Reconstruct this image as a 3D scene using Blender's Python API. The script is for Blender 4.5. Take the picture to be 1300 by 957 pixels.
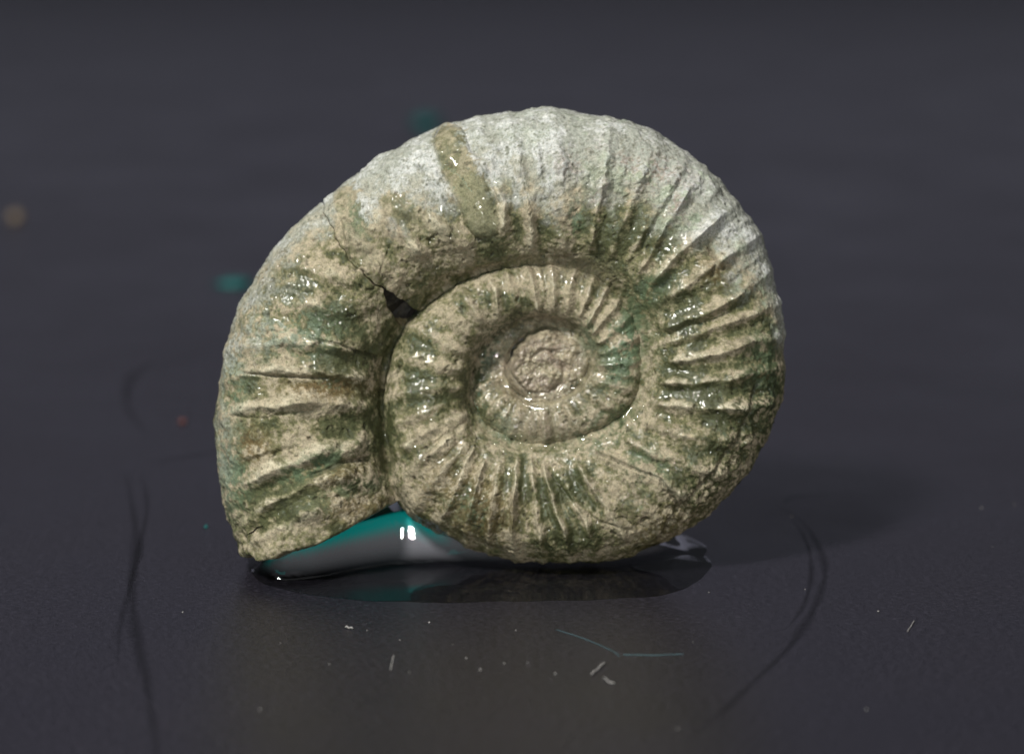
import bpy, math
import numpy as np
R = math.radians
for o in list(bpy.data.objects):
    bpy.data.objects.remove(o, do_unlink=True)
SC = bpy.context.scene
COL = SC.collection

# ------------------------------------------------------------------ camera, world, lamps, exposure
K = 1.0e-4                 # metres per drawing unit (0.1 mm)
PITCH = R(13.0)            # camera looks down by this much, the fossil leans back as much
DIST = 0.46
AX_X = np.array([1.0, 0, 0])
AX_V = np.array([0.0, math.sin(PITCH), math.cos(PITCH)])
AX_N = np.array([0.0, -math.cos(PITCH), math.sin(PITCH)])
T_POINT = np.array([-0.0040, 0.0075, 0.0247])     # point the camera looks at

cam_d = bpy.data.cameras.new('camera')
cam = bpy.data.objects.new('camera', cam_d); COL.objects.link(cam)
cam.location = T_POINT + AX_N * DIST
cam.rotation_euler = (math.pi / 2 - PITCH, 0, 0)
cam_d.sensor_width = 36.0
cam_d.lens = 36.0 * DIST / 0.130
cam_d.clip_start = 0.01; cam_d.clip_end = 20.0
cam_d.dof.use_dof = True
cam_d.dof.focus_distance = DIST - 0.015
cam_d.dof.aperture_fstop = 17.0
SC.camera = cam

world = bpy.data.worlds.new('World'); SC.world = world; world.use_nodes = True
bg = world.node_tree.nodes['Background']
bg.inputs[0].default_value = (0.86, 0.90, 1.0, 1); bg.inputs[1].default_value = 0.035

def lamp(name, loc, aim, size, power, col, shape='DISK', size_y=None):
    d = bpy.data.lights.new(name, 'AREA'); d.shape = shape; d.size = size
    if size_y: d.size_y = size_y
    d.energy = power; d.color = col
    o = bpy.data.objects.new(name, d); COL.objects.link(o)
    o.location = loc
    from mathutils import Vector
    v = Vector(aim) - Vector(loc)
    o.rotation_euler = v.to_track_quat('-Z', 'Y').to_euler()
    return o
lamp('key_lamp', (-0.22, -0.27, 0.44), (0, 0.0, 0.03), 0.09, 4.8, (1.0, 0.97, 0.935))
lamp('overhead_softbox', (0.0, -0.12, 0.54), (0, -0.10, 0.0), 1.00, 1.35, (0.95, 0.97, 1.0), 'RECTANGLE', 0.72)
lamp('far_back_sheen_light', (0.0, 0.90, 0.17), (0, 0.10, 0.0), 0.80, 0.125, (0.78, 0.78, 1.0), 'RECTANGLE', 0.12)  # added unseen light, lays a bluish sheen on the paper
lamp('front_low_lamp', (0.08, -0.66, 0.035), (0, 0, 0.02), 0.024, 1.9, (1.0, 0.97, 0.92))
lamp('teal_reflection_light', (-0.30, -0.42, 0.27), (0, 0, 0.01), 0.62, 0.38, (0.01, 0.62, 0.58), 'RECTANGLE', 0.085)  # added unseen light, gives the water its teal reflection

vs = SC.view_settings
vs.view_transform = 'Standard'; vs.look = 'None'; vs.exposure = 0.0; vs.gamma = 1.0
SC.render.engine = 'CYCLES'
SC.cycles.use_denoising = True
SC.cycles.max_bounces = 8
SC.cycles.caustics_reflective = False; SC.cycles.caustics_refractive = False
SC.cycles.sample_clamp_indirect = 4.0

# ------------------------------------------------------------------ noise
rng = np.random.RandomState(11)
PERM = np.concatenate([rng.permutation(256)] * 3).astype(np.int32)
GR = rng.normal(size=(256, 3)).astype(np.float32); GR /= np.linalg.norm(GR, axis=1, keepdims=True)
def perlin(x, y, z):
    x = np.asarray(x, np.float32); y = np.asarray(y, np.float32); z = np.asarray(z, np.float32)
    xi = np.floor(x); yi = np.floor(y); zi = np.floor(z)
    xf = x - xi; yf = y - yi; zf = z - zi
    X = xi.astype(np.int32) & 255; Y = yi.astype(np.int32) & 255; Z = zi.astype(np.int32) & 255
    u = xf * xf * xf * (xf * (xf * 6 - 15) + 10)
    v = yf * yf * yf * (yf * (yf * 6 - 15) + 10)
    w = zf * zf * zf * (zf * (zf * 6 - 15) + 10)
    out = 0
    for i in (0, 1):
        A = PERM[X + i]; wx = u if i else 1 - u
        for j in (0, 1):
            B = PERM[A + Y + j]; wy = v if j else 1 - v
            for k in (0, 1):
                g = GR[PERM[B + Z + k] & 255]
                wz = w if k else 1 - w
                out = out + wx * wy * wz * (g[..., 0] * (xf - i) + g[..., 1] * (yf - j) + g[..., 2] * (zf - k))
    return out * 1.5
def fbm(p, s, o=3, g=0.5, off=0.0):
    t = 0; a = 1.0; f = 1.0 / s
    for k in range(o):
        t = t + a * perlin(p[0] * f + off + 17.3 * k, p[1] * f + off * 1.7, p[2] * f + off * 0.6)
        a *= g; f *= 2.07
    return t
def sstep(a, b, x):
    t = np.clip((x - a) / (b - a), 0, 1); return t * t * (3 - 2 * t)
def segdist(x, y, poly):
    best = np.full(np.shape(x), 1e9, np.float32)
    for (ax, ay), (bx, by) in zip(poly[:-1], poly[1:]):
        dx, dy = bx - ax, by - ay
        t = np.clip(((x - ax) * dx + (y - ay) * dy) / (dx * dx + dy * dy + 1e-9), 0, 1)
        best = np.minimum(best, (x - ax - t * dx) ** 2 + (y - ay - t * dy) ** 2)
    return np.sqrt(best)

# ------------------------------------------------------------------ node helpers / materials
def new_mat(name):
    m = bpy.data.materials.new(name); m.use_nodes = True
    return m, m.node_tree.nodes, m.node_tree.links, m.node_tree.nodes['Principled BSDF']
def noise_node(n, l, vec, scale, detail=4, rough=0.6):
    t = n.new('ShaderNodeTexNoise'); t.inputs['Scale'].default_value = scale
    t.inputs['Detail'].default_value = detail; t.inputs['Roughness'].default_value = rough
    if vec is not None: l.new(vec, t.inputs['Vector'])
    return t
def ramp(n, l, fac, stops):
    r = n.new('ShaderNodeValToRGB')
    e = r.color_ramp.elements
    while len(e) < len(stops): e.new(0.5)
    for q, (p, c) in zip(e, stops):
        q.position = p; q.color = tuple(c) + (1,) if len(c) == 3 else c
    l.new(fac, r.inputs[0]); return r
def math_node(n, l, op, a, b=None):
    m = n.new('ShaderNodeMath'); m.operation = op
    for i, v in enumerate((a, b)):
        if v is None: continue
        if hasattr(v, 'links'): l.new(v, m.inputs[i])
        else: m.inputs[i].default_value = v
    return m.outputs[0]

def fossil_material():
    m, n, l, b = new_mat('fossil_rock')
    at = n.new('ShaderNodeAttribute'); at.attribute_name = 'Col'
    geo = n.new('ShaderNodeNewGeometry'); pos = geo.outputs['Position']
    g1 = noise_node(n, l, pos, 1700, 5, 0.7)
    g2 = noise_node(n, l, pos, 5200, 3, 0.7)
    r1 = ramp(n, l, g1.outputs[0], [(0.30, (0.58, 0.58, 0.50)), (0.46, (0.92, 0.93, 0.90)), (0.62, (1.14, 1.12, 1.08)), (0.75, (1.35, 1.3, 1.22))])
    r2 = ramp(n, l, g2.outputs[0], [(0.33, (0.55, 0.55, 0.5)), (0.5, (1, 1, 1)), (0.68, (1.3, 1.28, 1.22))])
    mx = n.new('ShaderNodeMix'); mx.data_type = 'RGBA'; mx.blend_type = 'MULTIPLY'; mx.inputs[0].default_value = 1.0
    l.new(at.outputs['Color'], mx.inputs[6]); l.new(r1.outputs[0], mx.inputs[7])
    mx2 = n.new('ShaderNodeMix'); mx2.data_type = 'RGBA'; mx2.blend_type = 'MULTIPLY'; mx2.inputs[0].default_value = 0.8
    l.new(mx.outputs[2], mx2.inputs[6]); l.new(r2.outputs[0], mx2.inputs[7])
    l.new(mx2.outputs[2], b.inputs['Base Color'])
    wet = at.outputs['Alpha']
    l.new(math_node(n, l, 'SUBTRACT', 0.92, math_node(n, l, 'MULTIPLY', wet, 0.42)), b.inputs['Roughness'])
    b.inputs['Specular IOR Level'].default_value = 0.3
    bn = noise_node(n, l, pos, 2600, 6, 0.72)
    bp = n.new('ShaderNodeBump'); bp.inputs['Distance'].default_value = 0.00016; bp.inputs['Strength'].default_value = 0.6
    l.new(bn.outputs[0], bp.inputs['Height']); l.new(bp.outputs[0], b.inputs['Normal'])
    cn = noise_node(n, l, pos, 300, 2, 0.45)
    cb = n.new('ShaderNodeBump'); cb.inputs['Distance'].default_value = 0.0008; cb.inputs['Strength'].default_value = 0.45
    l.new(cn.outputs[0], cb.inputs['Height']); l.new(cb.outputs[0], b.inputs['Coat Normal'])
    l.new(wet, b.inputs['Coat Weight'])
    b.inputs['Coat Roughness'].default_value = 0.075
    b.inputs['Coat IOR'].default_value = 1.36
    return m

def water_material(name='water', tint=(0.9, 0.92, 0.92), paint_mix=0.0, paint_col=(0.08, 0.08, 0.09)):
    """thin water: Schlick mix of a mirror and a see-through body that may carry painted-in colour"""
    m, n, l, b = new_mat(name); n.remove(b)
    out = n['Material Output']
    lw = n.new('ShaderNodeLayerWeight'); lw.inputs['Blend'].default_value = 0.5
    f5 = math_node(n, l, 'POWER', lw.outputs['Facing'], 5.0)
    fr = math_node(n, l, 'ADD', math_node(n, l, 'MULTIPLY', f5, 0.98), 0.021)
    tr = n.new('ShaderNodeBsdfTransparent'); tr.inputs[0].default_value = (*tint, 1)
    body = tr.outputs[0]
    if paint_mix:
        dp = n.new('ShaderNodeAttribute'); dp.attribute_name = 'Col'
        df = n.new('ShaderNodeBsdfDiffuse'); l.new(dp.outputs['Color'], df.inputs[0])
        mm = n.new('ShaderNodeMixShader'); l.new(math_node(n, l, 'MULTIPLY', dp.outputs['Alpha'], paint_mix), mm.inputs[0])
        l.new(tr.outputs[0], mm.inputs[1]); l.new(df.outputs[0], mm.inputs[2]); body = mm.outputs[0]
    gl = n.new('ShaderNodeBsdfGlossy'); gl.inputs['Roughness'].default_value = 0.02
    mx = n.new('ShaderNodeMixShader')
    l.new(fr, mx.inputs[0]); l.new(body, mx.inputs[1]); l.new(gl.outputs[0], mx.inputs[2])
    l.new(mx.outputs[0], out.inputs['Surface'])
    return m

def paper_material():
    m, n, l, b = new_mat('dark_paper')
    geo = n.new('ShaderNodeNewGeometry'); pos = geo.outputs['Position']
    mp = n.new('ShaderNodeMapping'); l.new(pos, mp.inputs[0]); mp.inputs['Scale'].default_value = (0.45, 1.0, 1.0)
    f1 = noise_node(n, l, mp.outputs[0], 2700, 5, 0.8)
    f2 = noise_node(n, l, pos, 28, 5, 0.6)
    f3 = noise_node(n, l, pos, 1500, 2, 0.6)
    c1 = ramp(n, l, f1.outputs[0], [(0.30, (0.002, 0.002, 0.003)), (0.50, (0.0088, 0.0080, 0.0118)), (0.62, (0.023, 0.021, 0.029)), (0.74, (0.075, 0.072, 0.088))])
    c2 = ramp(n, l, f2.outputs[0], [(0.3, (0.80, 0.80, 0.84)), (0.7, (1.15, 1.13, 1.12))])
    c3 = ramp(n, l, f3.outputs[0], [(0.66, (1, 1, 1)), (0.76, (2.6, 2.6, 2.7))])
    a = n.new('ShaderNodeMix'); a.data_type = 'RGBA'; a.blend_type = 'MULTIPLY'; a.inputs[0].default_value = 1
    l.new(c1.outputs[0], a.inputs[6]); l.new(c2.outputs[0], a.inputs[7])
    a2 = n.new('ShaderNodeMix'); a2.data_type = 'RGBA'; a2.blend_type = 'MULTIPLY'; a2.inputs[0].default_value = 1
    l.new(a.outputs[2], a2.inputs[6]); l.new(c3.outputs[0], a2.inputs[7])
    l.new(a2.outputs[2], b.inputs['Base Color'])
    rr = ramp(n, l, f2.outputs[0], [(0.3, (0.30,) * 3), (0.7, (0.40,) * 3)])
    l.new(rr.outputs[0], b.inputs['Roughness'])
    b.inputs['Specular IOR Level'].default_value = 0.45
    bp = n.new('ShaderNodeBump'); bp.inputs['Distance'].default_value = 0.00008; bp.inputs['Strength'].default_value = 0.5
    l.new(f1.outputs[0], bp.inputs['Height']); l.new(bp.outputs[0], b.inputs['Normal'])
    return m

def plain_material(name, col, rough=0.6, spec=0.4, var=0.35, scale=3000):
    m, n, l, b = new_mat(name)
    geo = n.new('ShaderNodeNewGeometry')
    t = noise_node(n, l, geo.outputs['Position'], scale, 3, 0.6)
    lo = tuple(c * (1 - var) for c in col); hi = tuple(min(1, c * (1 + var)) for c in col)
    r = ramp(n, l, t.outputs[0], [(0.3, lo), (0.7, hi)])
    l.new(r.outputs[0], b.inputs['Base Color'])
    b.inputs['Roughness'].default_value = rough; b.inputs['Specular IOR Level'].default_value = spec
    return m

# ------------------------------------------------------------------ mesh helper
def mesh_object(name, verts, faces, mat, parent=None, normals=None, col=None):
    """verts (n,3), faces (m,4) quads as numpy arrays; optional vertex normals and RGBA colours"""
    me = bpy.data.meshes.new(name)
    nv, nf = len(verts), len(faces)
    fs = faces.shape[1]
    me.vertices.add(nv); me.vertices.foreach_set('co', np.ascontiguousarray(verts, np.float32).ravel())
    me.loops.add(nf * fs); me.loops.foreach_set('vertex_index', np.ascontiguousarray(faces, np.int32).ravel())
    me.polygons.add(nf)
    me.polygons.foreach_set('loop_start', np.arange(0, nf * fs, fs, dtype=np.int32))
    me.polygons.foreach_set('use_smooth', np.ones(nf, bool))
    me.update(calc_edges=True)
    if col is not None:
        a = me.attributes.new('Col', 'FLOAT_COLOR', 'POINT')
        a.data.foreach_set('color', np.ascontiguousarray(col, np.float32).ravel())
    if normals is not None:
        me.normals_split_custom_set_from_vertices(np.ascontiguousarray(normals, np.float32))
    me.materials.append(mat)
    o = bpy.data.objects.new(name, me); COL.objects.link(o)
    if parent is not None: o.parent = parent
    return o
def tag(o, label=None, cat=None, group=None, kind=None):
    for k, v in (('label', label), ('category', cat), ('group', group), ('kind', kind)):
        if v: o[k] = v
    return o

# ------------------------------------------------------------------ the ammonite: spiral tube
CX, CY = 690.0, 462.0
TRACE = [(262,790),(285,742),(303,699),(287,652),(278,600),(277,540),(281,480),(291,428),(310,380),(335,338),(366,296),(402,262),(440,233),(475,206),(512,185),(560,163),(610,149),(650,142),
 (695,138),(750,146),(800,157),(850,179),(890,208),(925,245),(955,286),(975,330),(988,375),(996,430),(994,482),(980,540),(955,590),(920,635),(880,667),(840,690),(790,707),
 (740,714),(690,713),(640,706),(590,692),(550,672),(522,652),(502,628),(494,600),(492,575),(487,545),(484,510),(486,480),(494,448),(510,415),(527,397),(550,377),(580,356),(620,339),
 (655,331),(690,328),(735,333),(770,349),(798,376),(814,405),(821,440),(821,490),(806,523),(776,546),(740,561),(700,571),(660,569),(632,556),(611,540),(597,515),(597,485),(607,448),(630,422),
 (660,407),(695,404),(730,415),(750,435),(754,462),(742,488),(722,504),(690,512),(662,506),(645,488),(640,465),(646,442),(664,425),(690,421),(712,430),(724,448),(724,470),(710,488),(690,494),(672,488),(662,470)]
tx = np.array([p[0] for p in TRACE], float); ty = np.array([p[1] for p in TRACE], float)
tph = np.unwrap(np.arctan2(CY - ty, CX - tx)); trr = np.hypot(tx - CX, ty - CY)
if tph[5] > 2: tph -= 2 * math.pi
def catmull(ph, rr, n=12):
    o1, o2 = [], []
    for i in range(len(ph) - 1):
        p0, p1, p2, p3 = [max(0, min(len(ph) - 1, i + k)) for k in (-1, 0, 1, 2)]
        for t in np.linspace(0, 1, n, endpoint=False):
            c = [((-t + 2 * t * t - t ** 3) / 2), ((2 - 5 * t * t + 3 * t ** 3) / 2), ((t + 4 * t * t - 3 * t ** 3) / 2), ((-t * t + t ** 3) / 2)]
            o1.append(sum(c[k] * ph[q] for k, q in enumerate((p0, p1, p2, p3))))
            o2.append(sum(c[k] * rr[q] for k, q in enumerate((p0, p1, p2, p3))))
    return np.array(o1), np.array(o2)
cph, crr = catmull(tph, trr)
order = np.argsort(cph); cph, crr = cph[order], crr[order]
def Ro(ph): return np.interp(ph, cph, crr)
def Ri(ph): return np.interp(ph + 2 * math.pi, cph, crr)
Q = math.pi / 2
def Wd(ph): return 0.76 * np.interp(ph / Q, [-0.6, 0, 1, 2, 3, 4, 5, 6, 7, 7.5, 8, 9, 9.5, 10, 11, 12], [122, 124, 118, 110, 98, 86, 77, 71, 62, 50, 12, 8, 32, 42, 42, 38])
def Ds(ph): return 0.76 * np.interp(ph / Q, [-0.6, 0, 0.35, 0.8, 1.2, 2, 3, 3.4, 4, 4.6, 5.2, 6, 7, 8, 9, 10, 12], [30, 30, 42, 60, 72, 67, 62, 44, 2, 6, 34, 54, 50, 12, 14, 36, 34])

# every rib: polyline from the seam outwards, half width, height, reaches the venter?
RIBS = [
 # living chamber
 ([(455,366),(400,345),(352,322)], 14, 4, 1), ([(462,400),(400,388),(345,384),(312,388)], 15, 4, 1),
 ([(462,447),(420,436),(360,434),(330,440),(296,446)], 13, 9, 1), ([(470,482),(420,473),(360,469),(318,474),(288,486)], 12, 9, 1),
 ([(462,516),(430,510),(380,511),(330,517),(303,523),(282,534)], 12, 11, 1), ([(470,561),(412,575),(374,587),(343,600),(312,615),(282,641)], 13, 11, 1),
 ([(455,598),(395,614),(358,632),(330,648),(300,680)], 12, 10, 1), ([(445,632),(400,646),(360,664),(325,690)], 12, 8, 1),
 # outer whorl, from the crack round the top
 ([(493,352),(470,325),(440,285),(428,255)], 12, 9, 1), ([(545,328),(518,308),(484,278),(455,242)], 12, 10, 1), ([(588,318),(560,290),(530,262),(500,225)], 13, 8, 1),
 ([(640,300),(640,262),(612,215),(572,176)], 9, 8, 1), ([(676,322),(670,266),(659,211),(649,168)], 9, 6, 1), ([(716,322),(715,265),(712,225),(706,180),(702,140)], 14, 8, 1),
 ([(748,322),(752,290),(758,262),(766,222),(772,150)], 8, 7, 1), ([(772,332),(782,300),(796,266),(812,228),(830,170)], 9, 8, 1), ([(790,342),(806,315),(824,285),(842,255),(872,195)], 8, 7, 1),
 ([(805,352),(826,318),(846,280),(874,240)], 8, 8, 1), ([(820,364),(862,320),(900,288),(930,262)], 9, 9, 1), ([(832,388),(870,362),(911,334),(952,306)], 9, 10, 1),
 ([(836,420),(887,402),(934,376),(976,343)], 9, 10, 1), ([(838,436),(883,424),(950,400),(988,384)], 8, 8, 1), ([(842,460),(883,454),(940,438),(994,426)], 9, 9, 1),
 ([(836,487),(880,486),(925,480),(994,464)], 8, 8, 1), ([(823,511),(850,514),(905,518),(986,512)], 10, 8, 1), ([(810,535),(850,548),(900,556),(970,556)], 11, 5, 1),
 ([(790,552),(826,575),(872,592),(944,602)], 12, 5, 1), ([(757,570),(800,590),(836,606),(900,648)], 11, 6, 1),
 ([(727,579),(748,615),(769,643),(800,698)], 6, 6, 1), ([(706,580),(722,625),(742,660),(758,708)], 5, 5, 1), ([(688,582),(700,631),(716,668),(724,712)], 5, 7, 1), ([(674,577),(678,626),(685,673),(690,713)], 5, 7, 1),
 ([(656,577),(653,630),(651,668),(656,708)], 5.5, 8, 1), ([(636,582),(628,625),(621,668),(622,700)], 5.5, 8, 1), ([(616,580),(605,620),(594,656),(592,690)], 5.5, 8, 1), ([(604,562),(585,606),(567,646),(556,672)], 6, 8, 1),
 # inner whorl
 ([(598,556),(560,600),(530,640)], 9, 6, 1), ([(594,538),(548,575),(508,606)], 9, 6, 1), ([(592,524),(545,548),(496,578)], 8, 6, 1), ([(590,508),(545,522),(490,545)], 8, 4, 1), ([(590,490),(540,494),(486,505)], 8, 4, 1),
 ([(592,470),(550,462),(494,452)], 8, 4, 1), ([(596,450),(560,432),(516,410)], 8, 4, 1), ([(604,432),(580,410),(545,384)], 7, 4, 1), ([(616,415),(600,390),(578,360)], 7, 4, 1),
 ([(634,400),(629,370),(612,344)], 6, 5, 1), ([(656,396),(651,370),(637,338)], 6, 5, 1), ([(682,396),(677,365),(664,332)], 6, 6, 1), ([(704,396),(702,365),(697,330)], 6, 6, 1), ([(720,398),(722,370),(730,336)], 6, 6, 1),
 ([(734,404),(745,375),(755,345)], 6, 6, 1), ([(744,414),(758,388),(774,356)], 6, 6, 1), ([(752,424),(770,400),(792,372)], 6, 6, 1), ([(757,436),(778,420),(808,394)], 6, 5, 1), ([(757,450),(780,442),(818,424)], 6, 4, 1),
 ([(756,464),(785,462),(821,458)], 6, 4, 1), ([(750,482),(780,490),(818,496)], 6, 4, 1), ([(740,496),(765,512),(796,530)], 6, 4, 1), ([(716,512),(728,532),(744,556)], 6, 4, 1), ([(690,520),(692,540),(694,568)], 7, 4, 1), ([(664,516),(655,535),(645,560)], 6, 4, 1),
 ([(646,500),(630,515),(612,538)], 6, 4, 1), ([(640,480),(620,487),(598,500)], 5, 4, 1),
]
SECOND = []
for (a_, w_, h_, v_), (b_, _, _, _) in zip(RIBS[17:27], RIBS[18:28]):      # short ribs between the long ones, towards the venter
    pa, pb = np.array(a_, float), np.array(b_, float)
    SECOND.append(([tuple((pa[-2] + pb[-2]) / 2 * 0.6 + (pa[-1] + pb[-1]) / 2 * 0.4), tuple((pa[-1] + pb[-1]) / 2)], 5.5, 3, 1))
for (a_, w_, h_, v_), (b_, _, _, _) in list(zip(RIBS[0:7], RIBS[1:8])) + list(zip(RIBS[8:13], RIBS[9:14])):   # finer ribs on the body chamber and the upper whorl
    pa, pb = np.array(a_, float), np.array(b_, float)
    m0 = (pa[0] * 0.5 + pb[0] * 0.5); m1 = (pa[-1] + pb[-1]) / 2
    SECOND.append(([tuple(m0 * 0.6 + m1 * 0.4), tuple(m1)], 8, 4.5, 1))
RIBS = RIBS + SECOND
def to_pf(px, py):
    r = math.hypot(px - CX, py - CY); ph = math.atan2(CY - py, CX - px)
    if ph < R(-75): ph += 2 * math.pi
    best = None
    for k in range(3):
        p = ph + 2 * math.pi * k
        if p < R(-75) or p > 12 * Q: continue
        f = (r - Ri(p)) / (Ro(p) - Ri(p))
        e = abs(f - 0.5)
        if best is None or e < best[0]: best = (e, p, f)
    return best[1], best[2]
RIB_PF = []
for pts, w, h, ven in RIBS:
    pf = [to_pf(*p) for p in pts]
    ph = [pf[0][0]]
    for p, f in pf[1:]:
        while p - ph[-1] > math.pi: p -= 2 * math.pi
        while p - ph[-1] < -math.pi: p += 2 * math.pi
        ph.append(p)
    ff = []
    for p, (x, y) in zip(ph, pts):
        ff.append((math.hypot(x - CX, y - CY) - Ri(p)) / (Ro(p) - Ri(p)))
    o = np.argsort(ff); k_in = 0.85 if ph[0] > 3.7 * Q else 1.0
    RIB_PF.append((np.array(ff)[o], np.array(ph)[o], w * (0.85 if k_in < 1 else 1), h * k_in, ven))

CRACKS = [([(400,431),(420,435),(440,440),(458,448),(478,452)], 2.0, 3.0), ([(505,296),(498,318),(488,340),(486,352)], 1.6, 1.2), ([(437,280),(442,310),(448,330),(470,352)], 1.6, 2.5),
 ([(757,572),(800,592),(836,606),(858,640)], 2.5, 4.0), ([(958,490),(935,552),(908,588),(880,622),(850,655),(836,684)], 3.0, 3.5), ([(700,600),(730,640),(760,660),(800,672)], 2.0, 2.0),
 ([(663,200),(662,225),(672,262)], 1.3, 1.0), ([(896,318),(905,335),(900,352)], 3.0, 4.0), ([(316,474),(360,478),(420,480)], 2.0, 3.0), ([(303,528),(340,530),(400,520)], 2.0, 2.0),
 ([(400,600),(440,585),(470,580)], 3.0, 4.0), ([(610,216),(624,240),(634,262)], 1.6, 2.0), ([(925,470),(926,500)], 1.5, 2.0)]

# ---- cross-section columns
FC = 0.46
def columns(n_in, n_out, n_ob, n_ib):
    cols = []
    for t in np.linspace(0, 1, 13)[:-1]: cols.append(('tuck', t, 1))
    for t in np.linspace(0, 1, n_in, endpoint=False): cols.append(('in', t, 1))
    for t in np.linspace(0, 1, n_out, endpoint=False): cols.append(('out', t, 1))
    for t in np.linspace(1, 0, n_ob, endpoint=False): cols.append(('out', t, -1))
    for t in np.linspace(1, 0, n_ib): cols.append(('in', t, -1))
    return cols
def section(cols, steep=0.0):
    """f (radial fraction), a (share of W), b (share of Ds), side"""
    f, a, b, s = [], [], [], []
    for kind, t, side in cols:
        if kind == 'tuck':
            f.append(-0.16 + 0.16 * t); a.append(0.0); b.append(0.45 + 0.55 * t)
        elif kind == 'in':
            ang = t * math.pi / 2
            f.append(FC * ((0.5 - 0.5 * steep) * t + (0.5 + 0.5 * steep) * (1 - math.cos(ang)))); k = math.sin(ang) ** (0.92 - 0.3 * steep)
            a.append(k); b.append(1 - k)
        else:
            ang = (1 - t) * math.pi / 2; n = 2.25
            f.append(FC + (1 - FC) * max(0, math.cos(ang)) ** (2 / n)); a.append(max(0, math.sin(ang)) ** (2 / n)); b.append(0)
        s.append(side)
    return np.array(f), np.array(a), np.array(b), np.array(s)

def piece(ph0, ph1, rows, cols, cap0=None, cap1=None, seed=0.0, steep=0.0):
    f, a, b, s = section(cols, steep)
    t = np.linspace(0, 1, rows)[:, None]
    PH = ph0(f)[None, :] * (1 - t) + ph1(f)[None, :] * t
    Fb, Ab, Bb = f[None, :], a[None, :], b[None, :]
    if steep:                                   # the wall is steep only beside the hollow
        f2, a2, b2, _ = section(cols); wst = sstep(3.7 * Q, 4.1 * Q, PH) * (1 - sstep(5.0 * Q, 5.8 * Q, PH))
        Fb = f2[None, :] * (1 - wst) + f[None, :] * wst; Ab = a2[None, :] * (1 - wst) + a[None, :] * wst; Bb = b2[None, :] * (1 - wst) + b[None, :] * wst
    RI, RO, W, DS = Ri(PH), Ro(PH), Wd(PH), Ds(PH)
    Rr = RI + (RO - RI) * Fb
    D = (Ab * W + Bb * DS) * s[None, :]
    X = CX - Rr * np.cos(PH); Y = CY - Rr * np.sin(PH)
    P = np.stack([X, Y, D], -1)
    # normals of the smooth tube (image y runs down)
    du = np.gradient(P, axis=0); dv = np.gradient(P, axis=1)
    N = np.cross(du, dv); N /= np.linalg.norm(N, axis=-1, keepdims=True) + 1e-9
    mid = P.mean(axis=1, keepdims=True)
    flip = np.sign(np.sum(N * (P - mid), axis=-1).mean()); N = N * flip
    p = (P[..., 0].astype(np.float32), P[..., 1].astype(np.float32), P[..., 2].astype(np.float32))
    F = np.broadcast_to(Fb, PH.shape)
    front = (s > 0)[None, :]
    # ---- ribs
    rib = np.zeros(PH.shape, np.float32); ribid = np.full(PH.shape, -1, np.int32); gro = np.zeros(PH.shape, np.float32)
    warp = 2.2 * fbm(p, 26, 2, off=3.1 + seed)
    amp = 1.0 + 0.85 * fbm(p, 34, 2, off=9.4)
    rowlo, rowhi = PH.min(axis=1), PH.max(axis=1)
    for k, (rf, rp, w, h, ven) in enumerate(RIB_PF):
        lo, hi = rp.min() - 0.35, rp.max() + 0.35
        sel = np.where((rowhi > lo) & (rowlo < hi))[0]
        if len(sel) == 0: continue
        q = slice(sel[0], sel[-1] + 1)
        c = np.interp(F[q], rf, rp)
        d = (PH[q] - c) * Rr[q] + warp[q]
        e0 = sstep(rf[0] - 0.05, rf[0] + 0.10, F[q])
        e1 = np.ones_like(d) if ven else 1 - sstep(rf[-1] - 0.12, rf[-1] + 0.10, F[q])
        e1 = e1 * (1 - sstep(0.66, 0.97, F[q]) * 0.76)
        side = np.where(d < 0, 0.8, 1.25) if rp[0] < R(24) else (np.where(d > 0, 0.75, 1.2) if rp[0] < 3.7 * Q else 1.0)
        prof = 0.78 * np.exp(-np.abs(d / (w * side)) ** 1.8) + 0.22 * np.exp(-np.abs(d / (w * 0.45 * side)) ** 1.7)
        # lower side steeper than the upper one, as worn ribs are
        rib[q] = np.maximum(rib[q], prof * h * 0.86 * e0 * e1 * amp[q])
        gro[q] = np.maximum(gro[q], np.exp(-((np.abs(d) - 1.9 * w) / (0.8 * w)) ** 2) * e0 * e1)
        m = (np.abs(d) < 1.05 * w) & (e0 > 0.4) & (e1 > 0.3)
        sub = ribid[q]; sub[m & (sub < 0)] = k
    disp = rib - 1.6 * gro
    # ---- rock relief
    big = fbm(p, 90, 2, off=1.3 + seed); med = fbm(p, 24, 3, off=5.2); fine = fbm(p, 6.0, 3, 0.62, off=7.7)
    scale = np.clip((RO - RI) / 150.0, 0.35, 1.0)
    disp = disp + scale * (4.0 * big + 2.6 * med) + 0.7 * fine
    pit = np.maximum(0, fbm(p, 10, 2, off=12.9) - 0.46); disp = disp - 4.5 * pit
    rough_zone = sstep(40, 0, segdist(p[0], p[1], [(970, 500), (930, 590), (860, 660)])) * front
    disp = disp + rough_zone * (3.2 * fbm(p, 13, 2, 0.6, off=21.0) + 1.0 * fine)
    tip_zone = sstep(70, 0, np.hypot(p[0] - 310, p[1] - 680))
    disp = disp + tip_zone * 4.0 * fbm(p, 16, 2, off=31.0)
    # flaky patch on the top
    fleck = np.exp(-(((p[0] - 790) / 90) ** 2 + ((p[1] - 232) / 38) ** 2)) * front
    disp = disp + fleck * (2.2 * np.abs(fbm(p, 11, 2, off=41.0)) * 2 - 1.0)
    cr = np.zeros(PH.shape, np.float32)
    for poly, w, h in CRACKS:
        dd = segdist(p[0] + warp * 0.7, p[1] + warp * 0.5, poly)
        cr = np.maximum(cr, np.exp(-(dd / w) ** 2) * h * front)
    disp = disp - cr
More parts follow.
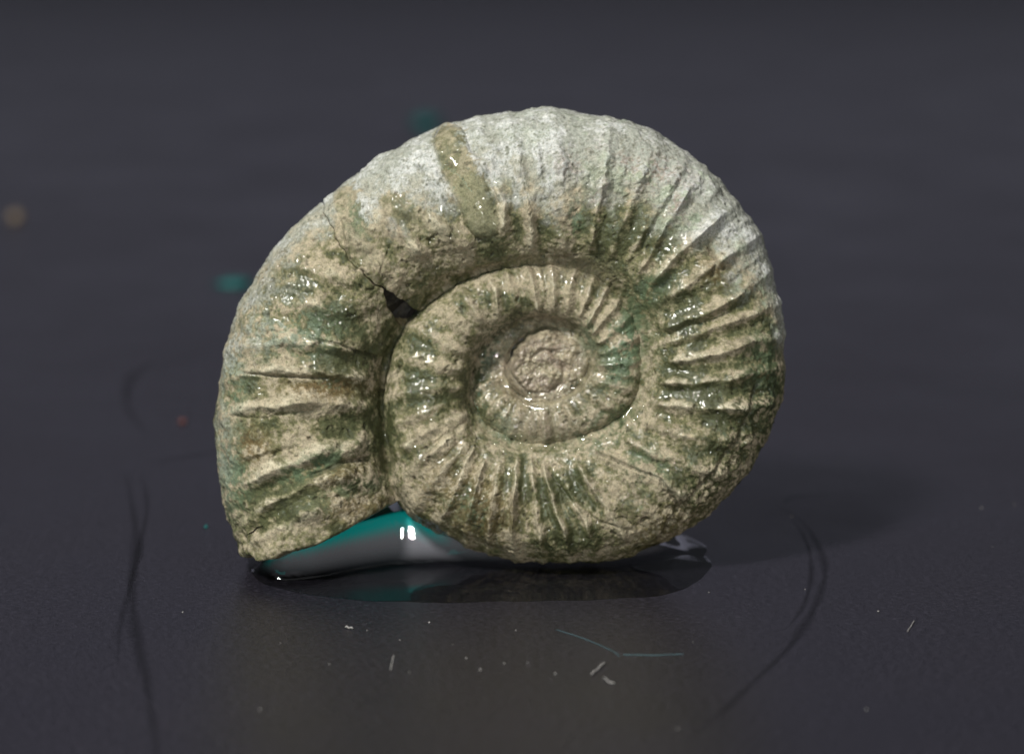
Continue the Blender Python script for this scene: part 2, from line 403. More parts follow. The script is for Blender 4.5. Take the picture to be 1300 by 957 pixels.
    lob = np.sqrt(np.clip(1 - (segdist(p[0], p[1], [(572, 182), (582, 215), (600, 248), (614, 284)]) / 21) ** 2, 0, 1)) * front
    disp = disp * (1 - 0.6 * lob) + 6.5 * lob
    P = P + N * disp[..., None]
    for which, depth_, wid in ((0, cap0, 16 if cap0 and cap0[1] > 1 else 5), (-1, cap1, 5)):
        if depth_ is None: continue
        arc = np.abs(PH - PH[which][None]) * Rr
        u = np.clip(arc / wid, 0, 1); kk_ = 1 - (0.085 if wid > 6 else 0.03) * (1 - np.sqrt(1 - (1 - u) ** 2))
        mid_ = P.mean(axis=1, keepdims=True); P = mid_ + (P - mid_) * kk_[..., None]
    d = dict(P=P, F=F, S=np.broadcast_to(s[None, :], PH.shape), PH=PH, rib=rib, gro=gro, ribid=ribid, fine=fine, med=med, big=big, p=p, pit=pit, cr=cr, front=front, cap=np.zeros(PH.shape, np.float32))
    # ---- closing rows
    def cap(row, fr, depth):
        base = P[row]; cen = base.mean(axis=0)
        tang = P[row] - P[1 if row == 0 else -2]; tang = tang / (np.linalg.norm(tang, axis=-1, keepdims=True) + 1e-9); tang = tang.mean(axis=0)
        out = []
        for q in fr:
            nz = fbm((base[:, 0] * q, base[:, 1] * q, base[:, 2] * q + 50), 22, 3, off=55.0)
            out.append(cen + (base - cen) * q + tang[None, :] * ((1 - q ** 4) * depth + 5.0 * nz[:, None] * (1 - q)))
        return np.stack(out)
    def rep(key, row, n, first):
        v = d[key]; blk = np.repeat(v[row][None], n, axis=0)
        d[key] = np.concatenate([blk, v] if first else [v, blk])
    for which, spec in ((0, cap0), (-1, cap1)):
        if spec is None: continue
        fr, depth = spec
        rows_ = cap(which, fr, depth)
        if which == 0: rows_ = rows_[::-1]
        n = len(rows_)
        for key in ('F', 'S', 'PH', 'rib', 'gro', 'fine', 'med', 'big', 'pit', 'cr', 'ribid', 'cap'):
            rep(key, which, n, which == 0)
        sl = slice(0, n) if which == 0 else slice(-n, None)
        d['ribid'][sl] = -1; d['cap'][sl] = 1
        d['P'] = np.concatenate([rows_, d['P']] if which == 0 else [d['P'], rows_])
        d['p'] = tuple(d['P'][..., k].astype(np.float32) for k in range(3))
    return d

def fan(v): return lambda f: np.full(np.shape(f), v, float)
def lin(v0, v1): return lambda f: np.interp(f, [0, 1], [v0, v1])
AP = lambda f: np.interp(f, [-0.2, 0, 0.25, 0.6, 1.0], [R(-46), R(-43.5), R(-40), R(-36), R(-32.5)]) + R(0.25) * np.sin(f * 15) + R(0.10) * np.sin(f * 43 + 1)
CRK = lambda f: np.interp(f, [-0.2, 0, 0.17, 0.33, 0.55, 0.85, 1.0], [R(21), R(21.5), R(24.3), R(25.4), R(28.0), R(33.5), R(36.2)]) + 0.004 * np.sin(f * 33) + 0.003 * np.sin(f * 71 + 2)
GAP = lambda f: np.interp(f, [0, 0.16, 0.24, 0.45, 0.7, 1.0], [0.125, 0.060, 0.006, 0.0016, 0.0009, 0.0006])
c_big = columns(96, 120, 34, 22)
c_mid = columns(56, 66, 22, 14)
c_small = columns(30, 34, 10, 8)
ramp_in = [0.985, 0.95, 0.88, 0.78, 0.6, 0.4, 0.2, 0.02]
pieces = {
 'living_chamber': piece(AP, lambda f: CRK(f) - GAP(f), 520, c_big, cap0=(ramp_in, 12.0), cap1=(ramp_in, 0.0)),
 'outer_whorl': piece(lambda f: CRK(f) + GAP(f) * 0.15, fan(3.62 * Q), 1500, c_big, cap0=(ramp_in, 0.0)),
 'inner_whorl': piece(fan(3.62 * Q), fan(7.6 * Q), 900, c_mid, steep=1.0),
 'innermost_whorl': piece(fan(7.6 * Q), fan(11.9 * Q), 420, c_small),
}
# ---- the boss at the centre of the coil
def core_piece():
    n_a, n_r = 220, 60
    ang = np.linspace(0, 2 * math.pi, n_a)[:, None]; rr = np.linspace(0, 1, n_r)[None, :]
    right = 0.5 + 0.5 * np.cos(ang - 0.35)                     # 1 towards the side where the boss runs out into the whorl
    ea = (60 * np.cos(ang)).astype(np.float32); eb = (60 * np.sin(ang)).astype(np.float32)
    edge = 44 + 24 * right + 9 * fbm((ea, eb, 0 * ea), 40, 3, off=14.0)
    x = CX - 2 + edge * rr * np.cos(ang); y = CY + 4 + edge * rr * np.sin(ang)
    cliff = (1 - right) ** 0.7
    d = 36 - 7 * right * rr - 26 * cliff * sstep(0.70, 1.0, rr) - 5 * sstep(0.85, 1.0, rr)
    spiral = np.exp(-(((rr * edge) - (14 + 5.2 * ((ang + 2.6) % (2 * math.pi)))) / 4.0) ** 2)      # last turn of the coil, worn to a groove
    d = d - 4.5 * spiral * sstep(0.15, 0.4, rr)
    p = (x.astype(np.float32), y.astype(np.float32), d.astype(np.float32))
    fine = fbm(p, 6, 3, 0.62, off=7.7); med = fbm(p, 24, 3, off=5.2)
    big = fbm(p, 90, 2, off=1.3)
    sw = 2.0 * np.exp(-(segdist(p[0], p[1], [(655, 470), (662, 442), (690, 432), (714, 446), (716, 474), (694, 488)]) / 9.0) ** 2)
    d2 = d + 6.5 * med + 3.0 * big + 1.6 * fbm(p, 11, 2, off=61.) + 1.4 * fine + sw
    P = np.stack([x, y, d2], -1)
    z = np.zeros(P.shape[:2], np.float32)
    return dict(P=P, F=z + 0.5, S=z + 1, PH=z, rib=z, gro=z, ribid=np.full(z.shape, -1, np.int32), fine=fine, med=med, big=big, p=p, pit=z, cr=z, cap=z)
pieces['core'] = core_piece()
def shrink(d, k):
    cen = d['P'].mean(axis=1, keepdims=True); d['P'] = cen + (d['P'] - cen) * k
    d['p'] = tuple(d['P'][..., i].astype(np.float32) for i in range(3)); d['ribid'][:] = -1; d['cap'] = np.ones_like(d['cap']); d['fill'] = True
    return d
pieces['crack_shade_fill'] = shrink(piece(fan(R(5)), fan(R(45)), 60, c_small), 0.74)  # added plug that closes the crack, painted black for its shade

# ------------------------------------------------------------------ colour of the stone (some shade painted in)
def blob(p, spots):
    out = np.zeros(p[0].shape, np.float32)
    for x, y, rx, ry, an, k in spots:
        ca, sa = math.cos(R(an)), math.sin(R(an))
        u = ((p[0] - x) * ca + (p[1] - y) * sa) / rx; v = (-(p[0] - x) * sa + (p[1] - y) * ca) / ry
        out = np.maximum(out, k * np.exp(-(u * u + v * v) ** 1.5))
    return out
C = lambda *c: np.array(c, np.float32)
CREAM, BEIGE, BEIGE2 = C(0.54, 0.51, 0.425), C(0.335, 0.300, 0.235), C(0.175, 0.155, 0.115)
OLIVE, DKGREEN, TEAL = C(0.130, 0.132, 0.068), C(0.040, 0.050, 0.020), C(0.100, 0.155, 0.100)
BROWN, PALE, WHITE, PINK = C(0.12, 0.085, 0.040), C(0.265, 0.272, 0.243), C(0.41, 0.415, 0.41), C(0.33, 0.275, 0.24)
def mix(a, b, t): return a + (b - a) * np.clip(t, 0, 1)[..., None]
DRY_EDGE = ([240, 300, 345, 400, 440, 480, 530, 575, 620, 680, 740, 800, 850, 900, 940, 975, 990, 1010], [470, 420, 345, 300, 280, 282, 280, 262, 240, 262, 262, 262, 290, 330, 360, 400, 450, 520])
WET_RUNS = [([(570, 178), (580, 215), (600, 245), (615, 285)], 19), ([(441, 252), (450, 285), (470, 325)], 15), ([(500, 262), (540, 285), (570, 300)], 16)]
def colour(d):
    p = d['p']; x, y = p[0], p[1]
    n1 = fbm(p, 34, 4, 0.6, off=71.0); n2 = fbm(p, 9, 3, 0.65, off=83.0); n3 = fbm(p, 62, 3, 0.6, off=95.0); n4 = fbm(p, 4.0, 2, 0.7, off=99.0)
    rib, gro = np.clip(d['rib'] / 7.0, 0, 1), d['gro']
    c = mix(np.broadcast_to(BEIGE, x.shape + (3,)), np.broadcast_to(BEIGE2, x.shape + (3,)), sstep(-0.25, 0.45, n1 * 0.6 + n2 * 0.5))
    c = mix(c, OLIVE * 1.25, 0.42 * sstep(-0.25, 0.55, 0.7 * n2 + 0.75 * n4 + 0.25 * n3))
    c = mix(c, CREAM, 0.75 * sstep(0.35, 1.0, rib + 0.45 * n2) * sstep(-0.5, 0.4, n3 + 0.2))
    g = n1 * 0.9 + n3 * 0.8 + n2 * 0.55 + 0.55 * gro - 0.7 * rib + 0.75 * blob(p, [(770, 300, 70, 60, -30, 1), (880, 400, 80, 60, 0, .9), (900, 480, 70, 70, 0, .9), (455, 430, 60, 70, 0, .8), (460, 550, 50, 70, 0, .9), (380, 630, 70, 40, -20, .7), (700, 650, 120, 50, 0, .7), (540, 500, 40, 70, 0, .35), (680, 700, 180, 14, 0, .15)]) \
        - 0.9 * blob(p, [(685, 462, 52, 52, 0, 1), (690, 540, 60, 22, 0, .8), (560, 565, 40, 50, 30, .7), (680, 350, 70, 26, 0, .6), (800, 640, 70, 40, 0, .5)])
    c = mix(c, OLIVE, 0.85 * sstep(-0.4, 0.5, g + 0.35 * n4))
    c = mix(c, DKGREEN, 0.8 * sstep(0.34, 0.9, g + 0.35 * n4 - 0.02))
    tl = blob(p, [(790, 440, 26, 55, 15, .95), (300, 590, 26, 60, 0, .9), (300, 490, 18, 45, 0, .8), (380, 420, 60, 34, 0, .7), (585, 640, 34, 24, 0, .8), (640, 545, 16, 22, 0, .6), (620, 450, 12, 40, 20, .8), (455, 280, 14, 26, -20, .8), (400, 590, 46, 14, -22, .8), (440, 625, 50, 16, -22, .7), (760, 545, 50, 26, -30, .45), (815, 590, 30, 24, 0, .5), (965, 480, 24, 60, 0, .75), (730, 280, 10, 24, 0, .8), (820, 370, 34, 16, -40, .6), (745, 430, 12, 26, 0, .7)])
    c = mix(c, TEAL, tl * sstep(-0.35, 0.35, n2 + 0.7 * n1 + 0.1))
    br = blob(p, [(420, 492, 60, 16, 0, .9), (325, 565, 28, 22, 30, .8), (600, 640, 60, 44, 20, .75), (440, 600, 40, 14, -20, .6), (560, 610, 20, 50, 30, .5), (910, 345, 26, 22, 0, .7), (300, 350, 20, 40, 35, .7), (655, 500, 40, 20, 40, .5), (850, 665, 60, 30, -30, .55), (450, 640, 50, 20, 0, .6)])
    c = mix(c, BROWN, br * sstep(-0.4, 0.4, n2 + 0.6 * n4 + 0.15))
    dk = blob(p, [(616, 468, 18, 56, 8, 1.0), (645, 414, 36, 10, -20, .9), (470, 500, 26, 110, 4, .5), (958, 530, 40, 100, 18, .95), (905, 620, 70, 46, -42, .8), (735, 617, 8, 7, 0, 1.0), (460, 612, 18, 12, -20, .8), (500, 690, 100, 20, 0, .15)])  # dark green rock, with shade painted into core hollow and lower right flank
    c = mix(c, DKGREEN, dk * sstep(-0.25, 0.35, n2 + 0.6 * n4 - 0.02))
    pk = blob(p, [(690, 465, 58, 52, 0, 1.0), (680, 540, 60, 22, 0, .5), (740, 345, 40, 20, 20, .4), (700, 345, 40, 18, 0, .4)])
    c = mix(c, PINK * 0.85, pk * 0.8 * sstep(-0.6, 0.4, n1 + n2))
    # dry, chalky upper side
    edge = np.interp(x, *DRY_EDGE)
    sd = (edge - y) + 26 * n1 + 14 * n2 + 6 * n4
    dry = 0.6 * sstep(-22, 14, sd) + 0.4 * sstep(-6, 60, sd)
    left = blob(p, [(295, 430, 26, 90, 12, .8), (330, 400, 60, 60, 0, .55), (285, 560, 20, 90, 0, .45)]) * sstep(-0.3, 0.4, n1 + n2)
    for poly, w in WET_RUNS:
        dry = dry * sstep(w * 0.75, w * 1.25, segdist(x + 8 * n2, y + 6 * n1, poly) + 6 * n2 + 3 * n4)
    pale = mix(np.broadcast_to(PALE, x.shape + (3,)), np.broadcast_to(WHITE, x.shape + (3,)), sstep(-0.1, 0.6, n1 * 0.8 + 0.7 * n2 + 0.5 * rib + 0.35 * blob(p, [(540, 225, 60, 40, -30, 1), (590, 190, 30, 30, 0, 1), (650, 200, 26, 40, 0, 1), (930, 330, 60, 40, 45, .8)])))
    pale = mix(pale, PINK * 0.72, 1.1 * blob(p, [(800, 222, 80, 34, 8, 1), (735, 215, 40, 22, 0, .7), (840, 262, 50, 30, 30, .9), (760, 250, 50, 24, 0, .7)]) * sstep(-0.2, 0.35, n2 + 0.5 * n4 + 0.4 * n1))
    pale = mix(pale, C(0.15, 0.155, 0.12), 0.8 * sstep(0.25, 0.75, n2 * 0.8 + n4 * 0.6 - 0.2 * rib + 0.12))
    pale = mix(pale, C(0.30, 0.36, 0.27), 0.6 * sstep(0.15, 0.6, n3 + 0.4 * n2) * sstep(560, 900, x))
    run = sstep(24, 12, segdist(x, y, [(596, 245), (615, 285)]))
    c = mix(c, C(0.27, 0.27, 0.19), 0.7 * run)
    for poly, w in WET_RUNS: c = mix(c, C(0.21, 0.205, 0.15), 0.35 * sstep(w * 1.3, w * 0.6, segdist(x + 8 * n2, y + 6 * n1, poly)))
    dryall = np.maximum(dry, left * 0.8)
    c = mix(c, pale, dryall)
    c = mix(c, C(0.10, 0.07, 0.03), 0.7 * sstep(0.35, 0.7, n2 + 0.5 * n4) * blob(p, [(330, 345, 50, 26, -52, 1), (300, 400, 22, 60, 20, .8), (320, 570, 30, 40, 0, .8)]))
    # specks and pits
    c = mix(c, C(0.028, 0.026, 0.016), 0.5 * sstep(0.03, 0.2, d['pit']) * (1 - 0.6 * dryall) + 0.5 * sstep(0.72, 1.0, n4 + 0.4 * n2))
    c = mix(c, C(0.03, 0.028, 0.018), 0.4 * sstep(1.0, 3.0, d['cr']))
    c = mix(c, C(0.13, 0.10, 0.06), 0.6 * d['cap'])
    if 'fill' in d: c = mix(c, C(0.010, 0.009, 0.007), 0 * x + 0.95)  # near-black paint stands in for the shade inside the crack
    c = mix(c, c * C(0.84, 0.805, 0.74), 1 - dryall)
    wet = (1 - dryall) * sstep(-0.2, 0.45, n1 + 0.7 * n3 - 0.05 + 0.5 * blob(p, [(690, 470, 150, 130, 0, 1.4), (680, 620, 150, 70, 0, 1), (840, 420, 60, 130, 0, .8)]) - 0.6 * blob(p, [(380, 600, 110, 110, 0, 1), (850, 640, 70, 40, -30, .8)]))
    return np.concatenate([np.clip(c, 0.01, 0.9), np.clip(wet, 0, 1)[..., None]], -1)

# ------------------------------------------------------------------ into the world
def to_world(P):
    return T_POINT + (P[..., 0:1] - 650) * K * AX_X + (478.5 - P[..., 1:2]) * K * AX_V + P[..., 2:3] * K * AX_N
for d in pieces.values(): d['V'] = to_world(d['P'])
zmin = min(d['V'][..., 2].min() for d in pieces.values())
LIFT = -zmin - 0.0002            # stands on the paper
for d in pieces.values(): d['V'][..., 2] += LIFT
cam.location.z += LIFT

M_ROCK = fossil_material()
root = bpy.data.objects.new('ammonite', None); COL.objects.link(root); root.empty_display_size = 0.01
tag(root, 'green and beige ribbed ammonite fossil standing on edge in a puddle', 'fossil')
PART_LABEL = {'living_chamber': 'coarsely ribbed broken end chamber below the dark crack', 'outer_whorl': 'outer whorl with chalky pale top and green ribs', 'inner_whorl': 'beige wet inner whorl with close ribs',
              'innermost_whorl': 'small glossy innermost whorl', 'crack_shade_fill': 'added filler deep inside the crack, coloured black for its shade', 'core': 'lumpy pinkish beige boss at the centre of the coil'}
def emit(name, d):
    V = d['V']; nr, nc = V.shape[:2]
    du = np.gradient(V, axis=0); dv = np.gradient(V, axis=1)
    N = np.cross(du, dv); N /= np.linalg.norm(N, axis=-1, keepdims=True) + 1e-12
    a = np.arange(nr * nc, dtype=np.int32).reshape(nr, nc)
    q = np.stack([a[:-1, :-1], a[1:, :-1], a[1:, 1:], a[:-1, 1:]], -1).reshape(-1, 4)
    cen = V.mean(axis=1, keepdims=True)
    sgn = np.sign(np.sum(N * (V - cen), -1).mean()) if name != 'core' else np.sign((N @ AX_N).mean())
    if sgn < 0: N = -N; q = q[:, ::-1]
    col = colour(d).reshape(-1, 4); Vf = V.reshape(-1, 3); Nf = N.reshape(-1, 3)
    rid = d['ribid'].reshape(-1)[q]
    fr = np.where((rid == rid[:, :1]).all(axis=1), rid[:, 0], -1)
    def make(nm, faces, parent):
        u, inv = np.unique(faces, return_inverse=True)
        return mesh_object(nm, Vf[u], inv.reshape(faces.shape), M_ROCK, parent, Nf[u], col[u])
    body = make(name, q[fr < 0], root); body['label'] = PART_LABEL[name]
    for k in np.unique(fr[fr >= 0]):
        sel = fr == k
        if sel.sum() < 60:
            continue
        make('rib', q[sel], body)
    return body
for nm, d in pieces.items(): emit(nm, d)

# ------------------------------------------------------------------ paper
M_PAPER = paper_material()
gv = np.array([(-3, -3, 0), (3, -3, 0), (3, 5, 0), (-3, 5, 0)], float)
ground = mesh_object('ground', gv, np.array([[0, 1, 2, 3]]), M_PAPER)
tag(ground, 'dark charcoal matt paper sheet under the fossil', kind='structure')

# px -> point on the paper
CAMP = np.array(cam.location)
def on_ground(px, py, z=0.0):
    dirv = -AX_N * DIST + (px - 650) * K * AX_X + (478.5 - py) * K * AX_V
    t = (z - CAMP[2]) / dirv[2]
    return CAMP + dirv * t

# ------------------------------------------------------------------ water: puddle with a meniscus climbing the stone
GS = 0.0002
gx = np.arange(-0.045, 0.032, GS); gy = np.arange(-0.022, 0.040, GS)
GX, GY = np.meshgrid(gx, gy, indexing='ij')
pxx = 650 + (GX - T_POINT[0]) / K
def cline(pts): return np.array([p[0] for p in pts], float), np.array([p[1] for p in pts], float)
top_x, top_y = cline([(318,716),(324,706),(340,695),(400,684),(440,673),(500,655),(520,652),(545,667),(560,680),(600,695),(640,704),(700,708),(780,704),(850,692),(870,695),(890,711),(908,718)])
xs = pxx[:, 0]
py_top = np.interp(xs, top_x, top_y)
sm = lambda a: np.convolve(np.pad(a, 8, 'edge'), np.hanning(19)[1:-1] / np.hanning(19)[1:-1].sum(), 'valid')
py_top = sm(py_top)
foot_x, foot_y = cline([(318,716),(326,732),(345,741),(400,738),(450,728),(500,721),(560,720),(640,722),(700,725),(780,723),(840,711),(884,700),(908,716)])
yF = np.array([on_ground(a, b)[1] for a, b in zip(xs, sm(np.interp(xs, foot_x, foot_y)))])
yS = np.maximum(yF + 0.0012, T_POINT[1] + (478.5 - py_top) * K * AX_V[1] - 1e-3 * np.interp(xs, [318, 345, 400, 440, 480, 510, 540, 600, 700, 860, 900], [2, 5, 8, 7, 3.2, 1.6, 1.2, 1.0, 1.0, 1.5, 1.5]))
def ray_z(px, py, yy):
    dirv = -AX_N[None] * DIST + (np.asarray(px)[:, None] - 650) * K * AX_X[None] + (478.5 - np.asarray(py)[:, None]) * K * AX_V[None]
    return CAMP[2] + dirv[:, 2] * (yy - CAMP[1]) / dirv[:, 1]
HCx = np.maximum(ray_z(xs, py_top, yS), 0.0) * np.interp(xs, [835, 885], [1.0, 0.05])
pc = on_ground(614, 726); pr = on_ground(908, 726)
near = on_ground(614, 766)
ex = (GX - pc[0]) / (pr[0] - pc[0])
yc = pc[1] + 0.004
ey = (GY - yc) / np.where(GY < yc, yc - near[1], 0.024)
wob = 0.05 * fbm((GX * 90, GY * 90, GX * 0), 1.0, 2, off=3.3)
inside = 1 - (np.abs(ex) ** 2.6 + np.abs(ey) ** 2.6) ** (1 / 2.6) + wob
film = 0.0004 * sstep(-0.02, 0.40, inside)
tt = np.clip((GY - yF[:, None]) / np.maximum(yS - yF, 0.0008)[:, None], 0, 1)
g = 0.62 * tt ** 1.2 + 0.38 * tt ** 5
back = 1 - sstep(0.010, 0.022, GY)
hw = film + np.clip(HCx, 0, 0.01)[:, None] * g * back * sstep(0.0, 0.12, inside)
hw = np.where(inside > 0, hw, -0.0003 + 0.004 * np.clip(inside, -0.1, 0))
for _ in range(5):
    hw[1:-1, 1:-1] = 0.5 * hw[1:-1, 1:-1] + 0.125 * (hw[2:, 1:-1] + hw[:-2, 1:-1] + hw[1:-1, 2:] + hw[1:-1, :-2])
keep = inside > -0.04
idx = np.arange(GX.size).reshape(GX.shape)
q = np.stack([idx[:-1, :-1], idx[1:, :-1], idx[1:, 1:], idx[:-1, 1:]], -1).reshape(-1, 4)
q = q[keep.reshape(-1)[q].all(axis=1)]
u, inv = np.unique(q, return_inverse=True)
WV = np.stack([GX, GY, hw], -1).reshape(-1, 3)
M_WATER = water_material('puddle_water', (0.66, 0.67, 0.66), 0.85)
grey_band = 1 - np.exp(-np.clip(hw - 0.0008, 0, 1) / 0.0016)          # painted grey imitating light in the water, stronger where deep
teal_edge = sstep(0.72, 0.97, tt) * sstep(0.0004, 0.0020, hw) * np.interp(pxx, [330, 345, 545, 575, 860, 885], [0, 1, 1, 0, 0, 0.7])   # teal tint along the top of the water edge
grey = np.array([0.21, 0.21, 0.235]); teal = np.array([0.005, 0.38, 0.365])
wc = grey + (teal - grey) * teal_edge[..., None]
WC = np.concatenate([wc, np.maximum(grey_band ** 1.2, 0.75 * teal_edge)[..., None]], -1).reshape(-1, 4)
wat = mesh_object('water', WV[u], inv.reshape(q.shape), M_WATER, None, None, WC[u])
tag(wat, 'clear shallow puddle clinging to the underside of the fossil', kind='structure')

# ------------------------------------------------------------------ water lying on the stone itself
RS = 1.5
rx0, ry0 = 260.0, 120.0
rnx, rny = int(760 / RS), int(610 / RS)
depth = np.full((rnx, rny), -200.0)
for d in pieces.values():
    m = (d['S'].reshape(-1) > 0)
    v = d['P'].reshape(-1, 3)[m]
    i = np.round((v[:, 0] - rx0) / RS).astype(int); j = np.round((v[:, 1] - ry0) / RS).astype(int)
    ok = (i >= 0) & (j >= 0) & (i < rnx) & (j < rny)
    np.maximum.at(depth, (i[ok], j[ok]), v[ok, 2])
for _ in range(2):
    z2 = depth.copy()
    for sx, sy in ((1, 0), (-1, 0), (0, 1), (0, -1)): z2 = np.maximum(z2, np.roll(depth, (sx, sy), (0, 1)))
    depth = np.where(depth < -100, z2, depth)
def blur(a, n):
    a = a.copy()
    for _ in range(n):
        a[1:-1, 1:-1] = 0.4 * a[1:-1, 1:-1] + 0.15 * (a[2:, 1:-1] + a[:-2, 1:-1] + a[1:-1, 2:] + a[1:-1, :-2])
    return a
IX, IY = np.meshgrid(rx0 + np.arange(rnx) * RS, ry0 + np.arange(rny) * RS, indexing='ij')
soft = {8: blur(depth, 8), 30: blur(depth, 30), 70: blur(depth, 70)}
M_FILM = water_material('clear_water', (0.97, 0.98, 0.96))
def stone_water(name, poly, w, thick, sm, label, cat, group=None, wob=0.25):
    dd = segdist(IX, IY, poly)
    nz = fbm((IX.astype(np.float32), IY.astype(np.float32), 0 * IX.astype(np.float32)), 14, 2, off=len(poly) + w)
    t = 1 - (dd / (w * (1 + wob * nz))) ** 2
    lev = soft[sm] + thick * np.sqrt(np.clip(t, 0, 1)) - 3.0 * (t <= 0)
    ok = t > -0.25
    if sm > 8: lev = np.minimum(lev, depth + 14)
    idx = np.arange(IX.size).reshape(IX.shape)
    q = np.stack([idx[:-1, :-1], idx[:-1, 1:], idx[1:, 1:], idx[1:, :-1]], -1).reshape(-1, 4)
    q = q[ok.reshape(-1)[q].all(axis=1)]
    u, inv = np.unique(q, return_inverse=True)
    P = np.stack([IX, IY, lev], -1).reshape(-1, 3)[u]
    V = to_world(P); V[:, 2] += LIFT
    o = mesh_object(name, V, inv.reshape(q.shape), M_FILM)
    return tag(o, label, cat, group, 'thing')
stone_water('water_run', [(572, 182), (582, 215), (600, 248), (614, 284)], 20, 3.0, 8, 'finger of clear water running down the chalky top of the fossil', 'water')
stone_water('water_drop', [(634, 236), (642, 240)], 8, 3.0, 8, 'small clear drop beside the water finger on the fossil', 'water')
stone_water('seam_water', [(602, 500), (606, 525), (622, 546), (650, 562), (690, 567), (735, 558), (772, 541), (800, 520), (815, 490)], 13, 2.2, 30, 'thin water lodged in the lower coil groove of the fossil', 'water')
stone_water('core_water', [(646, 480), (655, 500), (680, 510), (712, 506), (736, 488)], 11, 1.6, 30, 'thin water ringing the boss at the coil centre', 'water')

# ------------------------------------------------------------------ marks, fibres, crumbs and flecks on the paper
M_MARK = plain_material('wet_mark', (0.005, 0.005, 0.006), 1.0, 0.05, 0.3, 900)
for m_ in (M_MARK,):
    n_ = m_.node_tree.nodes; a_ = n_.new('ShaderNodeAttribute'); a_.attribute_name = 'Col'
    m_.node_tree.links.new(a_.outputs['Alpha'], n_['Principled BSDF'].inputs['Alpha'])
M_FIBRE = plain_material('pale_fibre', (0.22, 0.21, 0.20), 0.8)
M_BLUE = plain_material('blue_fibre', (0.07, 0.15, 0.17), 0.6)
M_TEAL = plain_material('teal_fleck', (0.008, 0.11, 0.105), 0.5)
M_TAN = plain_material('tan_crumb', (0.20, 0.15, 0.10), 0.8)
M_RED = plain_material('red_crumb', (0.10, 0.035, 0.03), 0.8)
def smooth_poly(pts, n=8):
    a = np.array(pts, float); out = []
    for i in range(len(a) - 1):
        p0, p1, p2, p3 = a[max(0, i - 1)], a[i], a[i + 1], a[min(len(a) - 1, i + 2)]
        for t in np.linspace(0, 1, n, endpoint=False):
            out.append(0.5 * ((2 * p1) + (p2 - p0) * t + (2 * p0 - 5 * p1 + 4 * p2 - p3) * t * t + (3 * p1 - p0 - 3 * p2 + p3) * t ** 3))
    out.append(a[-1]); return np.array(out)
def ground_ribbon(name, pts, w, mat, label, cat, group=None, thick=0.00005):
    """a low rounded ridge lying on the paper along a drawn line"""
    c = np.array([on_ground(*p) for p in smooth_poly(pts)]); n = len(c)
    t = np.gradient(c, axis=0); t /= np.linalg.norm(t, axis=1, keepdims=True); sd = np.stack([-t[:, 1], t[:, 0], 0 * t[:, 0]], 1)
    k = np.linspace(0, 1, n)
    ww = w * K * (np.sin(np.pi * np.clip(k, 0.02, 0.98)) ** 0.35) * (1 + 0.2 * np.sin(k * 21 + w) + 0.15 * np.sin(k * 47))
    V, F = [], []
    CO = []
    for i in range(n):
        for u, zz in ((-1, 0.2), (-0.5, 0.75), (0, 1), (0.5, 0.75), (1, 0.2)):
            CO.append((1, 1, 1, max(0, 0.28 * (1 - abs(u) ** 1.1)) * math.sin(math.pi * min(0.999, max(0.001, k[i]))) ** 0.5))
            V.append(c[i] + sd[i] * ww[i] * u * 0.5 + np.array([0, 0, zz * thick]))
    for i in range(n - 1):
        for j in range(4): F.append((i * 5 + j, (i + 1) * 5 + j, (i + 1) * 5 + j + 1, i * 5 + j + 1))
    o = mesh_object(name, np.array(V), np.array(F)[:, ::-1], mat, None, None, np.array(CO))
    return tag(o, label, cat, group, 'thing')
MK = 'dried water lines on the paper'
for pts, w, lab in [
    ([(160, 598), (168, 640), (173, 690), (168, 740), (172, 800), (186, 866), (196, 930), (200, 975)], 16, 'long dark water line on paper beside the broken end of the fossil'),
    ([(178, 596), (187, 640), (178, 690), (166, 740), (152, 800), (150, 850)], 9, 'thin dark water line crossing the long one beside the broken end'),
    ([(330, 455), (255, 458), (195, 463), (165, 482), (163, 520), (190, 552)], 16, 'curved dark water line behind the broken end of the fossil'),
    ([(190, 588), (240, 579), (300, 570)], 12, 'short dark water line near the broken end of the fossil'),
    ([(985, 640), (1020, 664), (1042, 700), (1047, 732), (1032, 775), (1002, 820), (960, 862), (915, 905), (870, 940)], 12, 'long curved dark water line on the side away from the broken end'),
    ([(1002, 652), (1024, 688), (1030, 730), (1020, 768), (1000, 796)], 8, 'short inner dark water line on the side away from the broken end')]:
    ground_ribbon('tide_mark', pts, w * 1.25, M_MARK, lab, 'stain', MK)
M_TMARK = M_MARK.copy(); M_TMARK.node_tree.nodes['Color Ramp'].color_ramp.elements[0].color = (0.004, 0.03, 0.03, 1); M_TMARK.node_tree.nodes['Color Ramp'].color_ramp.elements[1].color = (0.004, 0.05, 0.05, 1)
ground_ribbon('tide_mark', [(1058, 628), (1025, 629), (1004, 632), (994, 640)], 11, M_TMARK, 'faint teal streak on paper beside the fossil', 'stain', MK)

